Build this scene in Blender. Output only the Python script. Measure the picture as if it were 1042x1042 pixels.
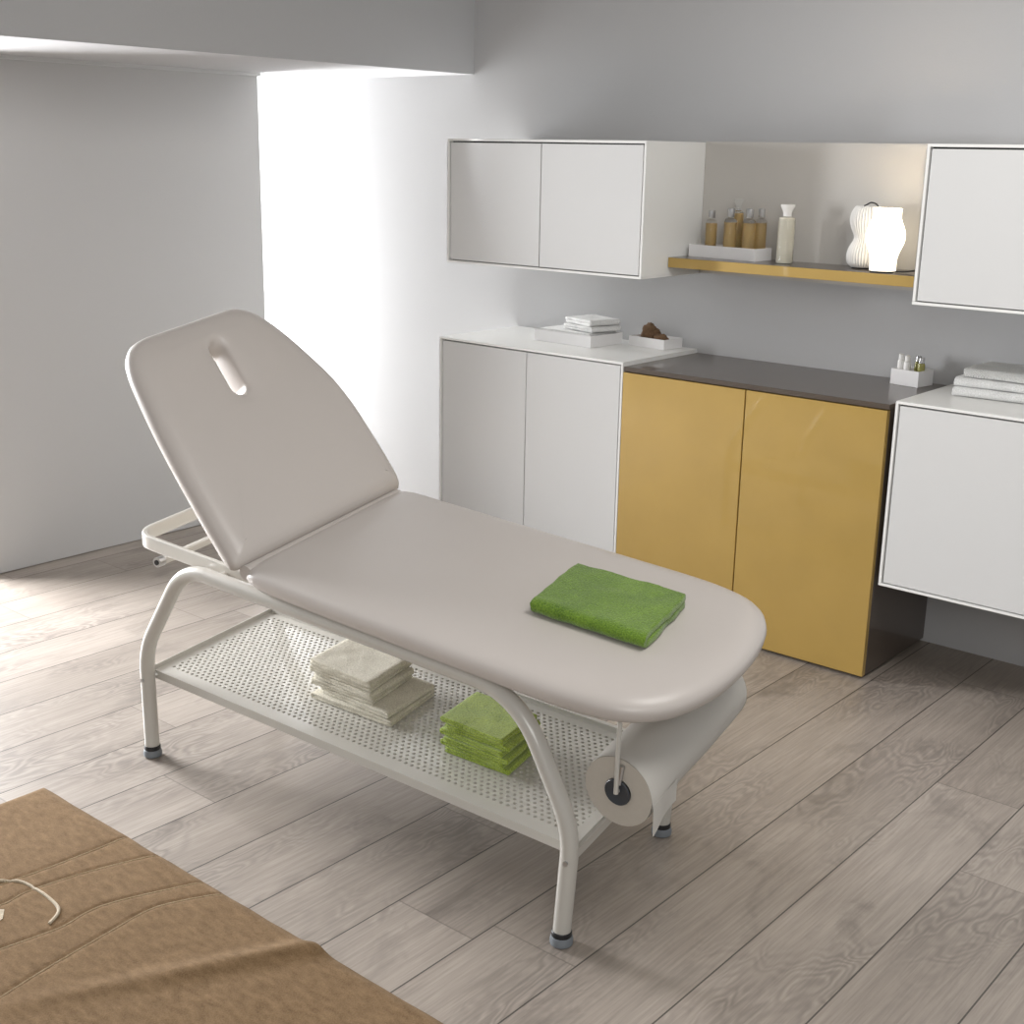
import bpy, bmesh, math, random
from math import sin, cos, pi, radians, sqrt, floor
from mathutils import Vector, Matrix, noise

for o in list(bpy.data.objects):
    bpy.data.objects.remove(o)
SC = bpy.context.scene
COL = SC.collection
random.seed(7)

# ------------------------------------------------------------------ camera
cd = bpy.data.cameras.new('camera')
cam = bpy.data.objects.new('camera', cd)
COL.objects.link(cam)
SC.camera = cam
cd.sensor_width = 36.0
cd.lens = 1322.38 / 1042 * 36.0
cd.clip_start = 0.05
A_, B_, C_ = radians(-40.11263503), radians(15.53939092), radians(-1.041326)
_f = Vector((cos(B_)*sin(A_), cos(B_)*cos(A_), -sin(B_)))
_r = Vector((cos(A_), -sin(A_), 0))
_d = _f.cross(_r)
_r2 = cos(C_)*_r + sin(C_)*_d
_d2 = -sin(C_)*_r + cos(C_)*_d
m = Matrix((_r2, -_d2, -_f)).transposed().to_4x4()
m.translation = Vector((0, 0, 1.75))
cam.matrix_world = m

# ------------------------------------------------------------------ world, lights, exposure
w = bpy.data.worlds.new('world')
SC.world = w
w.use_nodes = True
w.node_tree.nodes['Background'].inputs[0].default_value = (0.96, 0.98, 1.0, 1)
w.node_tree.nodes['Background'].inputs[1].default_value = 0.36
SC.view_settings.view_transform = 'Standard'
SC.view_settings.look = 'None'
SC.view_settings.exposure = 0.0
SC.view_settings.gamma = 1.0


def area(name, loc, target, sx, sy, power, col=(1, 1, 1), spread=180):
    l = bpy.data.lights.new(name, 'AREA')
    l.shape = 'RECTANGLE'
    l.size, l.size_y = sx, sy
    l.energy = power
    l.color = col
    l.spread = radians(spread)
    o = bpy.data.objects.new(name, l)
    o.location = loc
    o.rotation_euler = (Vector(target) - Vector(loc)).to_track_quat('-Z', 'Y').to_euler()
    COL.objects.link(o)
    return o


# daylight through the tall window beyond the sliding panel (two leaves), soft ceiling light
area('window_daylight', (-6.4, 1.75, 1.35), (-3.0, 1.95, 0.5), 1.5, 1.6, 430, (0.97, 0.98, 1.0))
area('window_daylight', (-6.25, 4.22, 1.05), (-4.0, 4.30, 1.0), 0.5, 1.9, 190, (0.98, 0.99, 1.0))
area('ceiling_light', (-0.7, 2.5, 2.9), (-1.5, 2.9, 0), 1.5, 1.2, 36, (1.0, 0.98, 0.95))
area('front_fill_light', (0.9, -1.2, 2.5), (-2.2, 4.0, 0.8), 1.8, 1.4, 50, (1.0, 0.98, 0.95))  # added fill from behind the camera, brightens doors and gold fronts


# ------------------------------------------------------------------ materials
def new_mat(name):
    mt = bpy.data.materials.new(name)
    mt.use_nodes = True
    nt = mt.node_tree
    return mt, nt, nt.nodes['Principled BSDF']


def N(nt, typ, **kw):
    n = nt.nodes.new(typ)
    for k, v in kw.items():
        setattr(n, k, v)
    return n


def math_node(nt, op, a, b=None, c=None):
    n = nt.nodes.new('ShaderNodeMath')
    n.operation = op
    for i, v in enumerate((a, b, c)):
        if v is None:
            continue
        if isinstance(v, (int, float)):
            n.inputs[i].default_value = v
        else:
            nt.links.new(v, n.inputs[i])
    return n.outputs[0]


def mix_col(nt, fac, a, b, blend='MIX'):
    n = nt.nodes.new('ShaderNodeMix')
    n.data_type = 'RGBA'
    n.blend_type = blend
    for s, v in ((n.inputs[0], fac), (n.inputs[6], a), (n.inputs[7], b)):
        if isinstance(v, (int, float)):
            s.default_value = v
        elif isinstance(v, tuple):
            s.default_value = (*v, 1) if len(v) == 3 else v
        else:
            nt.links.new(v, s)
    return n.outputs[2]


def simple(name, col, rough=0.5, metal=0.0, coat=0.0, coat_rough=0.05, var=0.03, scale=6.0, bump=0.0,
           bscale=60.0, trans=0.0, ior=1.45, sheen=0.0, stretch=(1, 1, 1), spec=0.5, sss=0.0):
    mt, nt, b = new_mat(name)
    tc = N(nt, 'ShaderNodeTexCoord')
    mp = N(nt, 'ShaderNodeMapping')
    mp.inputs['Scale'].default_value = stretch
    nt.links.new(tc.outputs['Object'], mp.inputs[0])
    nz = N(nt, 'ShaderNodeTexNoise')
    nz.inputs['Scale'].default_value = scale
    nz.inputs['Detail'].default_value = 3
    nt.links.new(mp.outputs[0], nz.inputs['Vector'])
    dark = tuple(c * (1 - var) for c in col)
    light = tuple(min(1, c * (1 + var)) for c in col)
    nt.links.new(mix_col(nt, nz.outputs[0], dark, light), b.inputs['Base Color'])
    b.inputs['Roughness'].default_value = rough
    b.inputs['Metallic'].default_value = metal
    b.inputs['Coat Weight'].default_value = coat
    b.inputs['Coat Roughness'].default_value = coat_rough
    b.inputs['Transmission Weight'].default_value = trans
    b.inputs['IOR'].default_value = ior
    b.inputs['Specular IOR Level'].default_value = spec
    b.inputs['Sheen Weight'].default_value = sheen
    if sss:
        b.inputs['Subsurface Weight'].default_value = sss
        b.inputs['Subsurface Scale'].default_value = 0.02
    if bump:
        n2 = N(nt, 'ShaderNodeTexNoise')
        n2.inputs['Scale'].default_value = bscale
        n2.inputs['Detail'].default_value = 4
        nt.links.new(mp.outputs[0], n2.inputs['Vector'])
        bp = N(nt, 'ShaderNodeBump')
        bp.inputs['Strength'].default_value = bump
        bp.inputs['Distance'].default_value = 0.004
        nt.links.new(n2.outputs[0], bp.inputs['Height'])
        nt.links.new(bp.outputs[0], b.inputs['Normal'])
    return mt


def floor_mat():
    mt, nt, b = new_mat('oak_laminate')
    geo = N(nt, 'ShaderNodeNewGeometry')
    sp = N(nt, 'ShaderNodeSeparateXYZ')
    nt.links.new(geo.outputs['Position'], sp.inputs[0])
    x, y = sp.outputs[0], sp.outputs[1]
    P = 0.2406
    u = math_node(nt, 'DIVIDE', math_node(nt, 'ADD', x, 0.7793 + P*40), P)
    idx = math_node(nt, 'FLOOR', u)
    fu = math_node(nt, 'FRACT', u)
    wn = N(nt, 'ShaderNodeTexWhiteNoise', noise_dimensions='1D')
    nt.links.new(idx, wn.inputs['W'])
    r1 = wn.outputs['Value']
    # length direction: planks 1.9 m long with a random stagger
    v = math_node(nt, 'DIVIDE', math_node(nt, 'ADD', math_node(nt, 'ADD', y, 20), math_node(nt, 'MULTIPLY', r1, 3.4)), 3.4)
    idy = math_node(nt, 'FLOOR', v)
    fv = math_node(nt, 'FRACT', v)
    wn2 = N(nt, 'ShaderNodeTexWhiteNoise', noise_dimensions='2D')
    cb = N(nt, 'ShaderNodeCombineXYZ')
    nt.links.new(idx, cb.inputs[0])
    nt.links.new(idy, cb.inputs[1])
    nt.links.new(cb.outputs[0], wn2.inputs['Vector'])
    r2 = wn2.outputs['Value']
    off = math_node(nt, 'MULTIPLY', r2, 37.0)

    def coords(sx, sy):
        c = N(nt, 'ShaderNodeCombineXYZ')
        nt.links.new(math_node(nt, 'MULTIPLY', math_node(nt, 'MULTIPLY', math_node(nt, 'SUBTRACT', fu, 0.5), P), sx), c.inputs[0])
        nt.links.new(math_node(nt, 'MULTIPLY', y, sy), c.inputs[1])
        nt.links.new(off, c.inputs[2])
        return c.outputs[0]

    def noise_tex(vec, scale, detail, rough=0.5, dist=0.0):
        n = N(nt, 'ShaderNodeTexNoise')
        n.inputs['Scale'].default_value = scale
        n.inputs['Detail'].default_value = detail
        n.inputs['Roughness'].default_value = rough
        n.inputs['Distortion'].default_value = dist
        nt.links.new(vec, n.inputs['Vector'])
        return n.outputs[0]
    # cathedral rings: contour lines of a stretched height field
    h = noise_tex(coords(5.5, 1.7), 1.0, 3.0, 0.5, 0.25)
    h = math_node(nt, 'ADD', h, math_node(nt, 'MULTIPLY', noise_tex(coords(28, 14), 1.0, 2.0), 0.035))
    ring = math_node(nt, 'SINE', math_node(nt, 'MULTIPLY', h, 155.0))
    ring = math_node(nt, 'MULTIPLY', math_node(nt, 'ADD', ring, 1.0), 0.5)
    mask = noise_tex(coords(4.0, 1.6), 1.0, 2.0, 0.5)
    mr = N(nt, 'ShaderNodeMapRange')
    mr.inputs[1].default_value, mr.inputs[2].default_value = 0.46, 0.66
    nt.links.new(mask, mr.inputs[0])
    ringm = math_node(nt, 'MULTIPLY', ring, mr.outputs[0])
    streak = noise_tex(coords(150.0, 5.0), 1.0, 5.0, 0.65)
    broad = noise_tex(coords(9.0, 1.3), 1.0, 4.0, 0.6)
    blot = noise_tex(coords(5.0, 2.6), 1.0, 5.0, 0.6, 0.6)
    base = mix_col(nt, broad, (0.265, 0.226, 0.194), (0.44, 0.388, 0.34))
    tone = mix_col(nt, r2, (0.90, 0.895, 0.885), (1.06, 1.06, 1.06))
    base = mix_col(nt, 1.0, base, tone, 'MULTIPLY')
    sr = N(nt, 'ShaderNodeMapRange')
    sr.inputs[1].default_value, sr.inputs[2].default_value = 0.35, 0.65
    sr.inputs[3].default_value, sr.inputs[4].default_value = 0.84, 1.12
    nt.links.new(streak, sr.inputs[0])
    base = mix_col(nt, 1.0, base, sr.outputs[0], 'MULTIPLY')
    base = mix_col(nt, math_node(nt, 'MULTIPLY', ringm, 0.50), base, (0.15, 0.130, 0.115))
    bl = N(nt, 'ShaderNodeMapRange')
    bl.inputs[1].default_value, bl.inputs[2].default_value = 0.56, 0.76
    bl.inputs[3].default_value, bl.inputs[4].default_value = 0.0, 0.65
    nt.links.new(blot, bl.inputs[0])
    base = mix_col(nt, bl.outputs[0], base, (0.13, 0.115, 0.10))
    # joints
    e1 = math_node(nt, 'LESS_THAN', math_node(nt, 'MINIMUM', fu, math_node(nt, 'SUBTRACT', 1.0, fu)), 0.0082)
    e2 = math_node(nt, 'LESS_THAN', math_node(nt, 'MINIMUM', fv, math_node(nt, 'SUBTRACT', 1.0, fv)), 0.0007)
    e = math_node(nt, 'MAXIMUM', e1, math_node(nt, 'MULTIPLY', e2, 0.35))
    base = mix_col(nt, math_node(nt, 'MULTIPLY', e, 0.85), base, (0.035, 0.03, 0.026))
    nt.links.new(base, b.inputs['Base Color'])
    rr = N(nt, 'ShaderNodeMapRange')
    rr.inputs[3].default_value, rr.inputs[4].default_value = 0.36, 0.5
    nt.links.new(streak, rr.inputs[0])
    nt.links.new(rr.outputs[0], b.inputs['Roughness'])
    bp = N(nt, 'ShaderNodeBump')
    bp.inputs['Strength'].default_value = 0.25
    bp.inputs['Distance'].default_value = 0.002
    hh = math_node(nt, 'SUBTRACT', math_node(nt, 'MULTIPLY', streak, 0.5), math_node(nt, 'ADD', math_node(nt, 'MULTIPLY', ringm, 0.15), e))
    nt.links.new(hh, bp.inputs['Height'])
    nt.links.new(bp.outputs[0], b.inputs['Normal'])
    return mt


def terry(name, c1, c2, scale=260.0, bump=0.9, waffle=False):
    mt, nt, b = new_mat(name)
    tc = N(nt, 'ShaderNodeTexCoord')
    n = N(nt, 'ShaderNodeTexNoise')
    n.inputs['Scale'].default_value = scale
    n.inputs['Detail'].default_value = 2
    nt.links.new(tc.outputs['Object'], n.inputs['Vector'])
    n2 = N(nt, 'ShaderNodeTexNoise')
    n2.inputs['Scale'].default_value = 14
    n2.inputs['Detail'].default_value = 3
    nt.links.new(tc.outputs['Object'], n2.inputs['Vector'])
    f = math_node(nt, 'ADD', math_node(nt, 'MULTIPLY', n.outputs[0], 0.7), math_node(nt, 'MULTIPLY', n2.outputs[0], 0.3))
    mr = N(nt, 'ShaderNodeMapRange')
    mr.inputs[1].default_value, mr.inputs[2].default_value = 0.35, 0.65
    nt.links.new(f, mr.inputs[0])
    nt.links.new(mix_col(nt, mr.outputs[0], c1, c2), b.inputs['Base Color'])
    b.inputs['Roughness'].default_value = 0.95
    b.inputs['Sheen Weight'].default_value = 0.35
    b.inputs['Specular IOR Level'].default_value = 0.15
    bp = N(nt, 'ShaderNodeBump')
    bp.inputs['Strength'].default_value = bump
    bp.inputs['Distance'].default_value = 0.003
    h = n.outputs[0]
    if waffle:
        sp = N(nt, 'ShaderNodeSeparateXYZ')
        nt.links.new(tc.outputs['Object'], sp.inputs[0])
        a = math_node(nt, 'SINE', math_node(nt, 'MULTIPLY', sp.outputs[0], 700))
        c = math_node(nt, 'SINE', math_node(nt, 'MULTIPLY', math_node(nt, 'ADD', sp.outputs[1], sp.outputs[2]), 700))
        h = math_node(nt, 'ADD', math_node(nt, 'MULTIPLY', h, 0.3), math_node(nt, 'MULTIPLY', a, c))
    nt.links.new(h, bp.inputs['Height'])
    nt.links.new(bp.outputs[0], b.inputs['Normal'])
    return mt


M = {}
M['floor'] = floor_mat()
M['wall'] = simple('wall_paint', (0.47, 0.47, 0.475), 0.85, var=0.015, scale=1.5, bump=0.12, bscale=140, spec=0.2)
M['panel'] = simple('panel_paint', (0.52, 0.515, 0.51), 0.7, var=0.015, scale=1.5, bump=0.08, bscale=140, spec=0.3)
M['lacquer'] = simple('white_lacquer', (0.65, 0.65, 0.645), 0.35, coat=0.18, coat_rough=0.12, var=0.006)
M['niche'] = simple('shaded_niche_lacquer', (0.50, 0.48, 0.45), 0.5, var=0.006)  # white panel darkened: the shade in the niche is put into the colour
M['edge'] = simple('white_edge_lacquer', (0.82, 0.82, 0.80), 0.4, coat=0.3, var=0.006)
M['gap'] = simple('shadow_gap_dark', (0.06, 0.058, 0.055), 0.8, var=0.02)
M['gold'] = simple('gold_lacquer', (0.48, 0.318, 0.088), 0.34, metal=0.25, coat=0.8, coat_rough=0.04, var=0.09, scale=5, bump=0.05, bscale=20)
M['brown'] = simple('brown_gloss', (0.085, 0.066, 0.052), 0.3, coat=0.45, coat_rough=0.03, var=0.05)
M['vinyl'] = simple('cream_vinyl', (0.55, 0.508, 0.475), 0.36, var=0.012, coat=0.12, coat_rough=0.2, bump=0.05, bscale=350, sheen=0.05)
M['steel'] = simple('cream_painted_steel', (0.55, 0.53, 0.485), 0.28, var=0.01, coat=0.5)
M['rubber'] = simple('grey_rubber', (0.20, 0.22, 0.24), 0.5, var=0.05)
M['black'] = simple('black_plastic', (0.02, 0.02, 0.022), 0.4, var=0.05)
M['bolt'] = simple('zinc_bolt', (0.5, 0.5, 0.5), 0.3, metal=0.9, var=0.04)
M['hub'] = simple('anthracite_plastic', (0.045, 0.05, 0.058), 0.35, var=0.05)
M['paper'] = simple('white_paper', (0.56, 0.54, 0.50), 0.9, var=0.02, scale=9, bump=0.35, bscale=10, stretch=(1, 0.7, 1))
M['paper_side'] = simple('paper_edge', (0.50, 0.46, 0.40), 0.95, var=0.05, scale=60, bump=0.2, bscale=200)
M['green'] = terry('green_terry', (0.065, 0.135, 0.010), (0.19, 0.32, 0.03))
M['green2'] = terry('light_green_terry', (0.17, 0.25, 0.018), (0.42, 0.53, 0.08))
M['cream'] = terry('cream_terry', (0.50, 0.46, 0.36), (0.74, 0.70, 0.58))
M['whitet'] = terry('white_terry', (0.60, 0.60, 0.59), (0.80, 0.80, 0.79), bump=0.5)
M['waffle'] = terry('white_waffle_cotton', (0.62, 0.62, 0.60), (0.78, 0.78, 0.76), waffle=True, bump=0.8)
M['tray'] = simple('white_card', (0.78, 0.77, 0.77), 0.6, var=0.02, scale=30)
M['amber'] = simple('amber_bath_oil', (0.80, 0.56, 0.20), 0.08, var=0.02, trans=0.55, ior=1.36)
M['cream_liquid'] = simple('pale_cream_soap', (0.85, 0.80, 0.66), 0.25, var=0.02, trans=0.15)
M['olive'] = simple('olive_gel', (0.42, 0.40, 0.12), 0.15, var=0.05, trans=0.3)
M['glass'] = simple('clear_glass', (0.92, 0.93, 0.93), 0.04, var=0.0, trans=0.95, ior=1.2)
M['cap'] = simple('silver_cap', (0.55, 0.55, 0.55), 0.25, metal=0.7, var=0.03)
M['ceramic'] = simple('matt_white_ceramic', (0.80, 0.79, 0.77), 0.5, var=0.01)
M['cord'] = simple('black_cord', (0.015, 0.015, 0.015), 0.5)
M['sponge'] = simple('brown_dried_fruit', (0.17, 0.10, 0.055), 0.9, var=0.6, scale=60, bump=1.0, bscale=90)
M['rail'] = simple('aluminium_rail', (0.6, 0.6, 0.59), 0.35, metal=0.5, var=0.02)
M['inlay'] = terry('cream_wool_inlay', (0.42, 0.34, 0.23), (0.62, 0.53, 0.40), scale=300)
M['groove'] = terry('pale_wool_groove', (0.34, 0.24, 0.13), (0.52, 0.39, 0.25), scale=300)


def rug_mat():
    mt, nt, b = new_mat('tan_wool')
    tc = N(nt, 'ShaderNodeTexCoord')
    mp = N(nt, 'ShaderNodeMapping')
    mp.inputs['Scale'].default_value = (0.45, 1.0, 1.0)
    mp.inputs['Rotation'].default_value = (0, 0, 0.3)
    nt.links.new(tc.outputs['Object'], mp.inputs[0])
    n = N(nt, 'ShaderNodeTexNoise')
    n.inputs['Scale'].default_value = 330
    n.inputs['Detail'].default_value = 3
    nt.links.new(tc.outputs['Object'], n.inputs['Vector'])
    n3 = N(nt, 'ShaderNodeTexNoise')
    n3.inputs['Scale'].default_value = 60
    n3.inputs['Detail'].default_value = 5
    nt.links.new(mp.outputs[0], n3.inputs['Vector'])
    f = math_node(nt, 'ADD', math_node(nt, 'MULTIPLY', n.outputs[0], 0.5), math_node(nt, 'MULTIPLY', n3.outputs[0], 0.5))
    mr = N(nt, 'ShaderNodeMapRange')
    mr.inputs[1].default_value, mr.inputs[2].default_value = 0.3, 0.7
    nt.links.new(f, mr.inputs[0])
    nt.links.new(mix_col(nt, mr.outputs[0], (0.125, 0.076, 0.035), (0.272, 0.176, 0.095)), b.inputs['Base Color'])
    b.inputs['Roughness'].default_value = 1.0
    b.inputs['Sheen Weight'].default_value = 0.06
    b.inputs['Specular IOR Level'].default_value = 0.1
    bp = N(nt, 'ShaderNodeBump')
    bp.inputs['Strength'].default_value = 0.9
    bp.inputs['Distance'].default_value = 0.004
    nt.links.new(f, bp.inputs['Height'])
    nt.links.new(bp.outputs[0], b.inputs['Normal'])
    return mt


M['rug'] = rug_mat()


def lamp_mat():
    mt, nt, b = new_mat('lit_opal_glass')
    b.inputs['Base Color'].default_value = (0.9, 0.88, 0.82, 1)
    b.inputs['Emission Color'].default_value = (1.0, 0.87, 0.66, 1)
    b.inputs['Emission Strength'].default_value = 2.2
    b.inputs['Roughness'].default_value = 0.3
    return mt


M['lit'] = lamp_mat()


# ------------------------------------------------------------------ mesh helpers
def obj(name, geo, mat, parent=None, loc=None, smooth=False, sharp=35, bevel=0.0, kind=None, bsegs=2):
    """geo = (verts, faces) in world space; linked as ONE mesh with its origin at loc (or the parent's)."""
    vs, fs = geo
    if parent is not None:
        base = getattr_loc(parent)
    elif loc is not None:
        base = Vector(loc)
    else:
        base = Vector((0, 0, 0))
    me = bpy.data.meshes.new(name)
    me.from_pydata([tuple(Vector(v) - base) for v in vs], [], fs)
    bm = bmesh.new()
    bm.from_mesh(me)
    bmesh.ops.remove_doubles(bm, verts=bm.verts, dist=1e-6)
    bmesh.ops.recalc_face_normals(bm, faces=bm.faces)
    if smooth:
        for f in bm.faces:
            f.smooth = True
        for e in bm.edges:
            if len(e.link_faces) == 2 and e.calc_face_angle(0) > radians(sharp):
                e.smooth = False
    bm.to_mesh(me)
    bm.free()
    me.materials.append(mat)
    o = bpy.data.objects.new(name, me)
    COL.objects.link(o)
    if parent is not None:
        o.parent = parent
        if parent.get('_base_done') is None and False:
            pass
    else:
        o.location = base
    if bevel:
        md = o.modifiers.new('bevel', 'BEVEL')
        md.width = bevel
        md.segments = bsegs
        md.limit_method = 'ANGLE'
        md.angle_limit = radians(40)
        md.harden_normals = False
    if kind:
        o['kind'] = kind
    return o


def getattr_loc(o):
    v = Vector((0, 0, 0))
    while o is not None:
        v += o.location
        o = o.parent
    return v


def tag(o, label, cat, group=None):
    o['label'] = label
    o['category'] = cat
    if group:
        o['group'] = group
    return o


def thing(name, loc, label, cat, group=None):
    o = bpy.data.objects.new(name, None)
    o.empty_display_size = 0.1
    o.location = loc
    COL.objects.link(o)
    return tag(o, label, cat, group)


def join(*gs):
    V, F = [], []
    for v, f in gs:
        n = len(V)
        V += list(v)
        F += [tuple(i + n for i in q) for q in f]
    return V, F


def box(x0, x1, y0, y1, z0, z1):
    v = [(x, y, z) for z in (z0, z1) for y in (y0, y1) for x in (x0, x1)]
    return v, [(0, 2, 3, 1), (4, 5, 7, 6), (0, 1, 5, 4), (2, 6, 7, 3), (0, 4, 6, 2), (1, 3, 7, 5)]


def obox(c, w, d, h, rz=0.0):
    """box with base centre c, rotated about z"""
    v, f = box(-w/2, w/2, -d/2, d/2, 0, h)
    return [rot2(p, c, rz) for p in v], f


def rot2(p, c, rz):
    return (c[0] + p[0]*cos(rz) - p[1]*sin(rz), c[1] + p[0]*sin(rz) + p[1]*cos(rz), c[2] + p[2])


def tray(c, w, d, h, rz, t=0.005):
    """open box with real wall thickness"""
    V, F = [], []
    for a, b, z in ((w/2, d/2, 0), (w/2, d/2, h), (w/2-t, d/2-t, h), (w/2-t, d/2-t, t)):
        for sx, sy in ((-1, -1), (1, -1), (1, 1), (-1, 1)):
            V.append(rot2((a*sx, b*sy, z), c, rz))
    for k in range(3):
        for i in range(4):
            j = (i+1) % 4
            F.append((k*4+i, k*4+j, k*4+4+j, k*4+4+i))
    F += [(3, 2, 1, 0), (12, 13, 14, 15)]
    return V, F


def lathe(c, prof, n=32, ribs=0, rib=0.0, cap=True):
    V, F = [], []
    for r, z in prof:
        for i in range(n):
            a = 2*pi*i/n
            rr = r
            if ribs and r > 0.01:
                rr = r * (1 - rib * abs(sin(a*ribs/2)) ** 0.7)
            V.append((c[0] + rr*cos(a), c[1] + rr*sin(a), c[2] + z))
    for k in range(len(prof)-1):
        for i in range(n):
            j = (i+1) % n
            F.append((k*n+i, k*n+j, (k+1)*n+j, (k+1)*n+i))
    if cap:
        F.append(tuple(range(n-1, -1, -1)))
        F.append(tuple((len(prof)-1)*n + i for i in range(n)))
    return V, F


def smooth_path(pts, rads, seg=8):
    """polyline with rounded corners: rads[i] trims the corner i"""
    out = [Vector(pts[0])]
    for i in range(1, len(pts)-1):
        p, a, b = Vector(pts[i]), Vector(pts[i-1]), Vector(pts[i+1])
        r = rads[i]
        if r <= 0:
            out.append(p)
            continue
        A = p + (a-p).normalized()*min(r, (a-p).length*0.5)
        B = p + (b-p).normalized()*min(r, (b-p).length*0.5)
        for k in range(seg+1):
            t = k/seg
            out.append((1-t)**2*A + 2*t*(1-t)*p + t*t*B)
    out.append(Vector(pts[-1]))
    return out


def tube(path, r, n=16, rz=None, closed=False, cap=True, up=None):
    """round (or flattened: rz = half height) tube along a path"""
    path = [Vector(p) for p in path]
    V, F = [], []
    m_ = len(path)
    ref = None
    for i, p in enumerate(path):
        if closed:
            t = (path[(i+1) % m_] - path[i-1]).normalized()
        else:
            t = (path[min(i+1, m_-1)] - path[max(i-1, 0)]).normalized()
        if up is not None:
            u = t.cross(Vector(up)).normalized()
        else:
            if ref is None:
                ref = t.orthogonal().normalized()
            u = (ref - t*ref.dot(t)).normalized()
            ref = u
        v = t.cross(u).normalized()
        for k in range(n):
            a = 2*pi*k/n
            if rz is None:
                V.append(p + u*r*cos(a) + v*r*sin(a))
            else:
                ca, sa = cos(a), sin(a)
                e = 0.35
                V.append(p + u*r*math.copysign(abs(ca)**e, ca) + v*rz*math.copysign(abs(sa)**e, sa))
    rng = m_ if closed else m_-1
    for i in range(rng):
        j = (i+1) % m_
        for k in range(n):
            l = (k+1) % n
            F.append((i*n+k, i*n+l, j*n+l, j*n+k))
    if cap and not closed:
        F.append(tuple(range(n-1, -1, -1)))
        F.append(tuple((m_-1)*n+k for k in range(n)))
    return V, F


def catmull(pts, seg=8, closed=False):
    pts = [Vector(p) for p in pts]
    n = len(pts)
    out = []
    rng = n if closed else n-1
    for i in range(rng):
        p0 = pts[(i-1) % n] if closed else pts[max(i-1, 0)]
        p1, p2 = pts[i], pts[(i+1) % n]
        p3 = pts[(i+2) % n] if closed else pts[min(i+2, n-1)]
        for k in range(seg):
            t = k/seg
            out.append(0.5*((2*p1) + (p2-p0)*t + (2*p0-5*p1+4*p2-p3)*t*t + (3*p1-p0-3*p2+p3)*t**3))
    if not closed:
        out.append(pts[-1])
    return out


# ------------------------------------------------------------------ the room (setting)
def struct(name, geo, mat, **k):
    return obj(name, geo, mat, kind='structure', **k)


YW = 4.513          # back wall plane
struct('floor', box(-7.0, 2.2, -1.8, YW, -0.06, 0.0), M['floor'])
struct('wall_back', box(-7.0, 2.2, YW, YW+0.12, -0.06, 3.2), M['wall'])
struct('ceiling', box(-7.0, 2.2, -1.8, YW, 3.2, 3.3), M['wall'])
# dropped beam whose soffit carries the rail of the sliding panel
struct('trim_1', box(-5.03, -4.067, -1.8, YW, 2.072, 3.2), M['wall'])
struct('trim_2', join(box(-5.022, -4.990, -1.8, 4.027, 2.058, 2.072), box(-4.968, -4.945, -1.8, 4.027, 2.058, 2.072)), M['rail'])
struct('wall_left', box(-5.03, -4.97, 2.50, 4.027, 0.004, 2.060), M['panel'])
struct('wall_light_blocker', box(-6.62, -5.03, 3.30, 3.38, 0.0, 3.2), M['wall'])  # unseen wall added to keep the window light off doors and back wall
# window wall beyond the panel
wv = [box(-6.75, -6.62, -1.8, 0.8, 0, 3.2), box(-6.75, -6.62, 0.8, YW, 2.6, 3.2), box(-6.75, -6.62, 0.8, YW, 0, 0.1)]
struct('wall_window_side', join(*wv), M['wall'])
struct('window_1', join(*[box(-6.68, -6.62, y-0.03, y+0.03, 0.1, 2.6) for y in (0.83, 2.65, 4.48)],
                        box(-6.68, -6.62, 0.8, YW, 2.54, 2.6), box(-6.68, -6.62, 0.8, YW, 0.1, 0.16)), M['edge'])


# ------------------------------------------------------------------ wall units
YF = 3.997


def white_cabinet(name, x0, x1, z0, z1, doors, label, group, yf=YF):
    """lacquered shell with a shadow gap around flush doors"""
    t = 0.009
    g = 0.006
    root = thing(name, ((x0+x1)/2, (yf+YW)/2, z0), label, 'cabinet', group)
    yb = YW - 0.001
    shell = join(box(x0, x1, yf, yb, z1-t, z1), box(x0, x1, yf, yb, z0, z0+t),
                 box(x0, x0+t, yf, yb, z0+t, z1-t), box(x1-t, x1, yf, yb, z0+t, z1-t))
    obj('body', shell, M['edge'], root, bevel=0.0012)
    obj('backing', box(x0+t, x1-t, yf+0.024, yf+0.034, z0+t, z1-t), M['gap'], root)
    w_ = (x1-x0-2*t-2*g-(doors-1)*0.004)/doors
    for i in range(doors):
        a = x0+t+g+i*(w_+0.004)
        obj('door', box(a, a+w_, yf+0.003, yf+0.022, z0+t+g*0.6, z1-t-g), M['lacquer'], root, bevel=0.001)
    return root


G_LOW = 'white low cabinets'
G_UP = 'white wall cabinets'
white_cabinet('wall_cabinet', -3.784, -2.832, 0.0, 0.987, 2,
              'low white two-door cabinet left of the gold cabinet, under the boxed white towels', G_LOW)
white_cabinet('wall_cabinet', -1.741, -0.30, 0.355, 0.987, 1,
              'low white floating cabinet right of the gold cabinet, with folded white towels on top', G_LOW)
white_cabinet('wall_cabinet', -3.743, -2.768, 1.301, 1.793, 2,
              'upper white two-door wall cabinet left of the bottle shelf', G_UP)
white_cabinet('wall_cabinet', -1.7205, -0.30, 1.301, 1.793, 1,
              'upper white wall cabinet right of the glowing lamp', G_UP)

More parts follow.
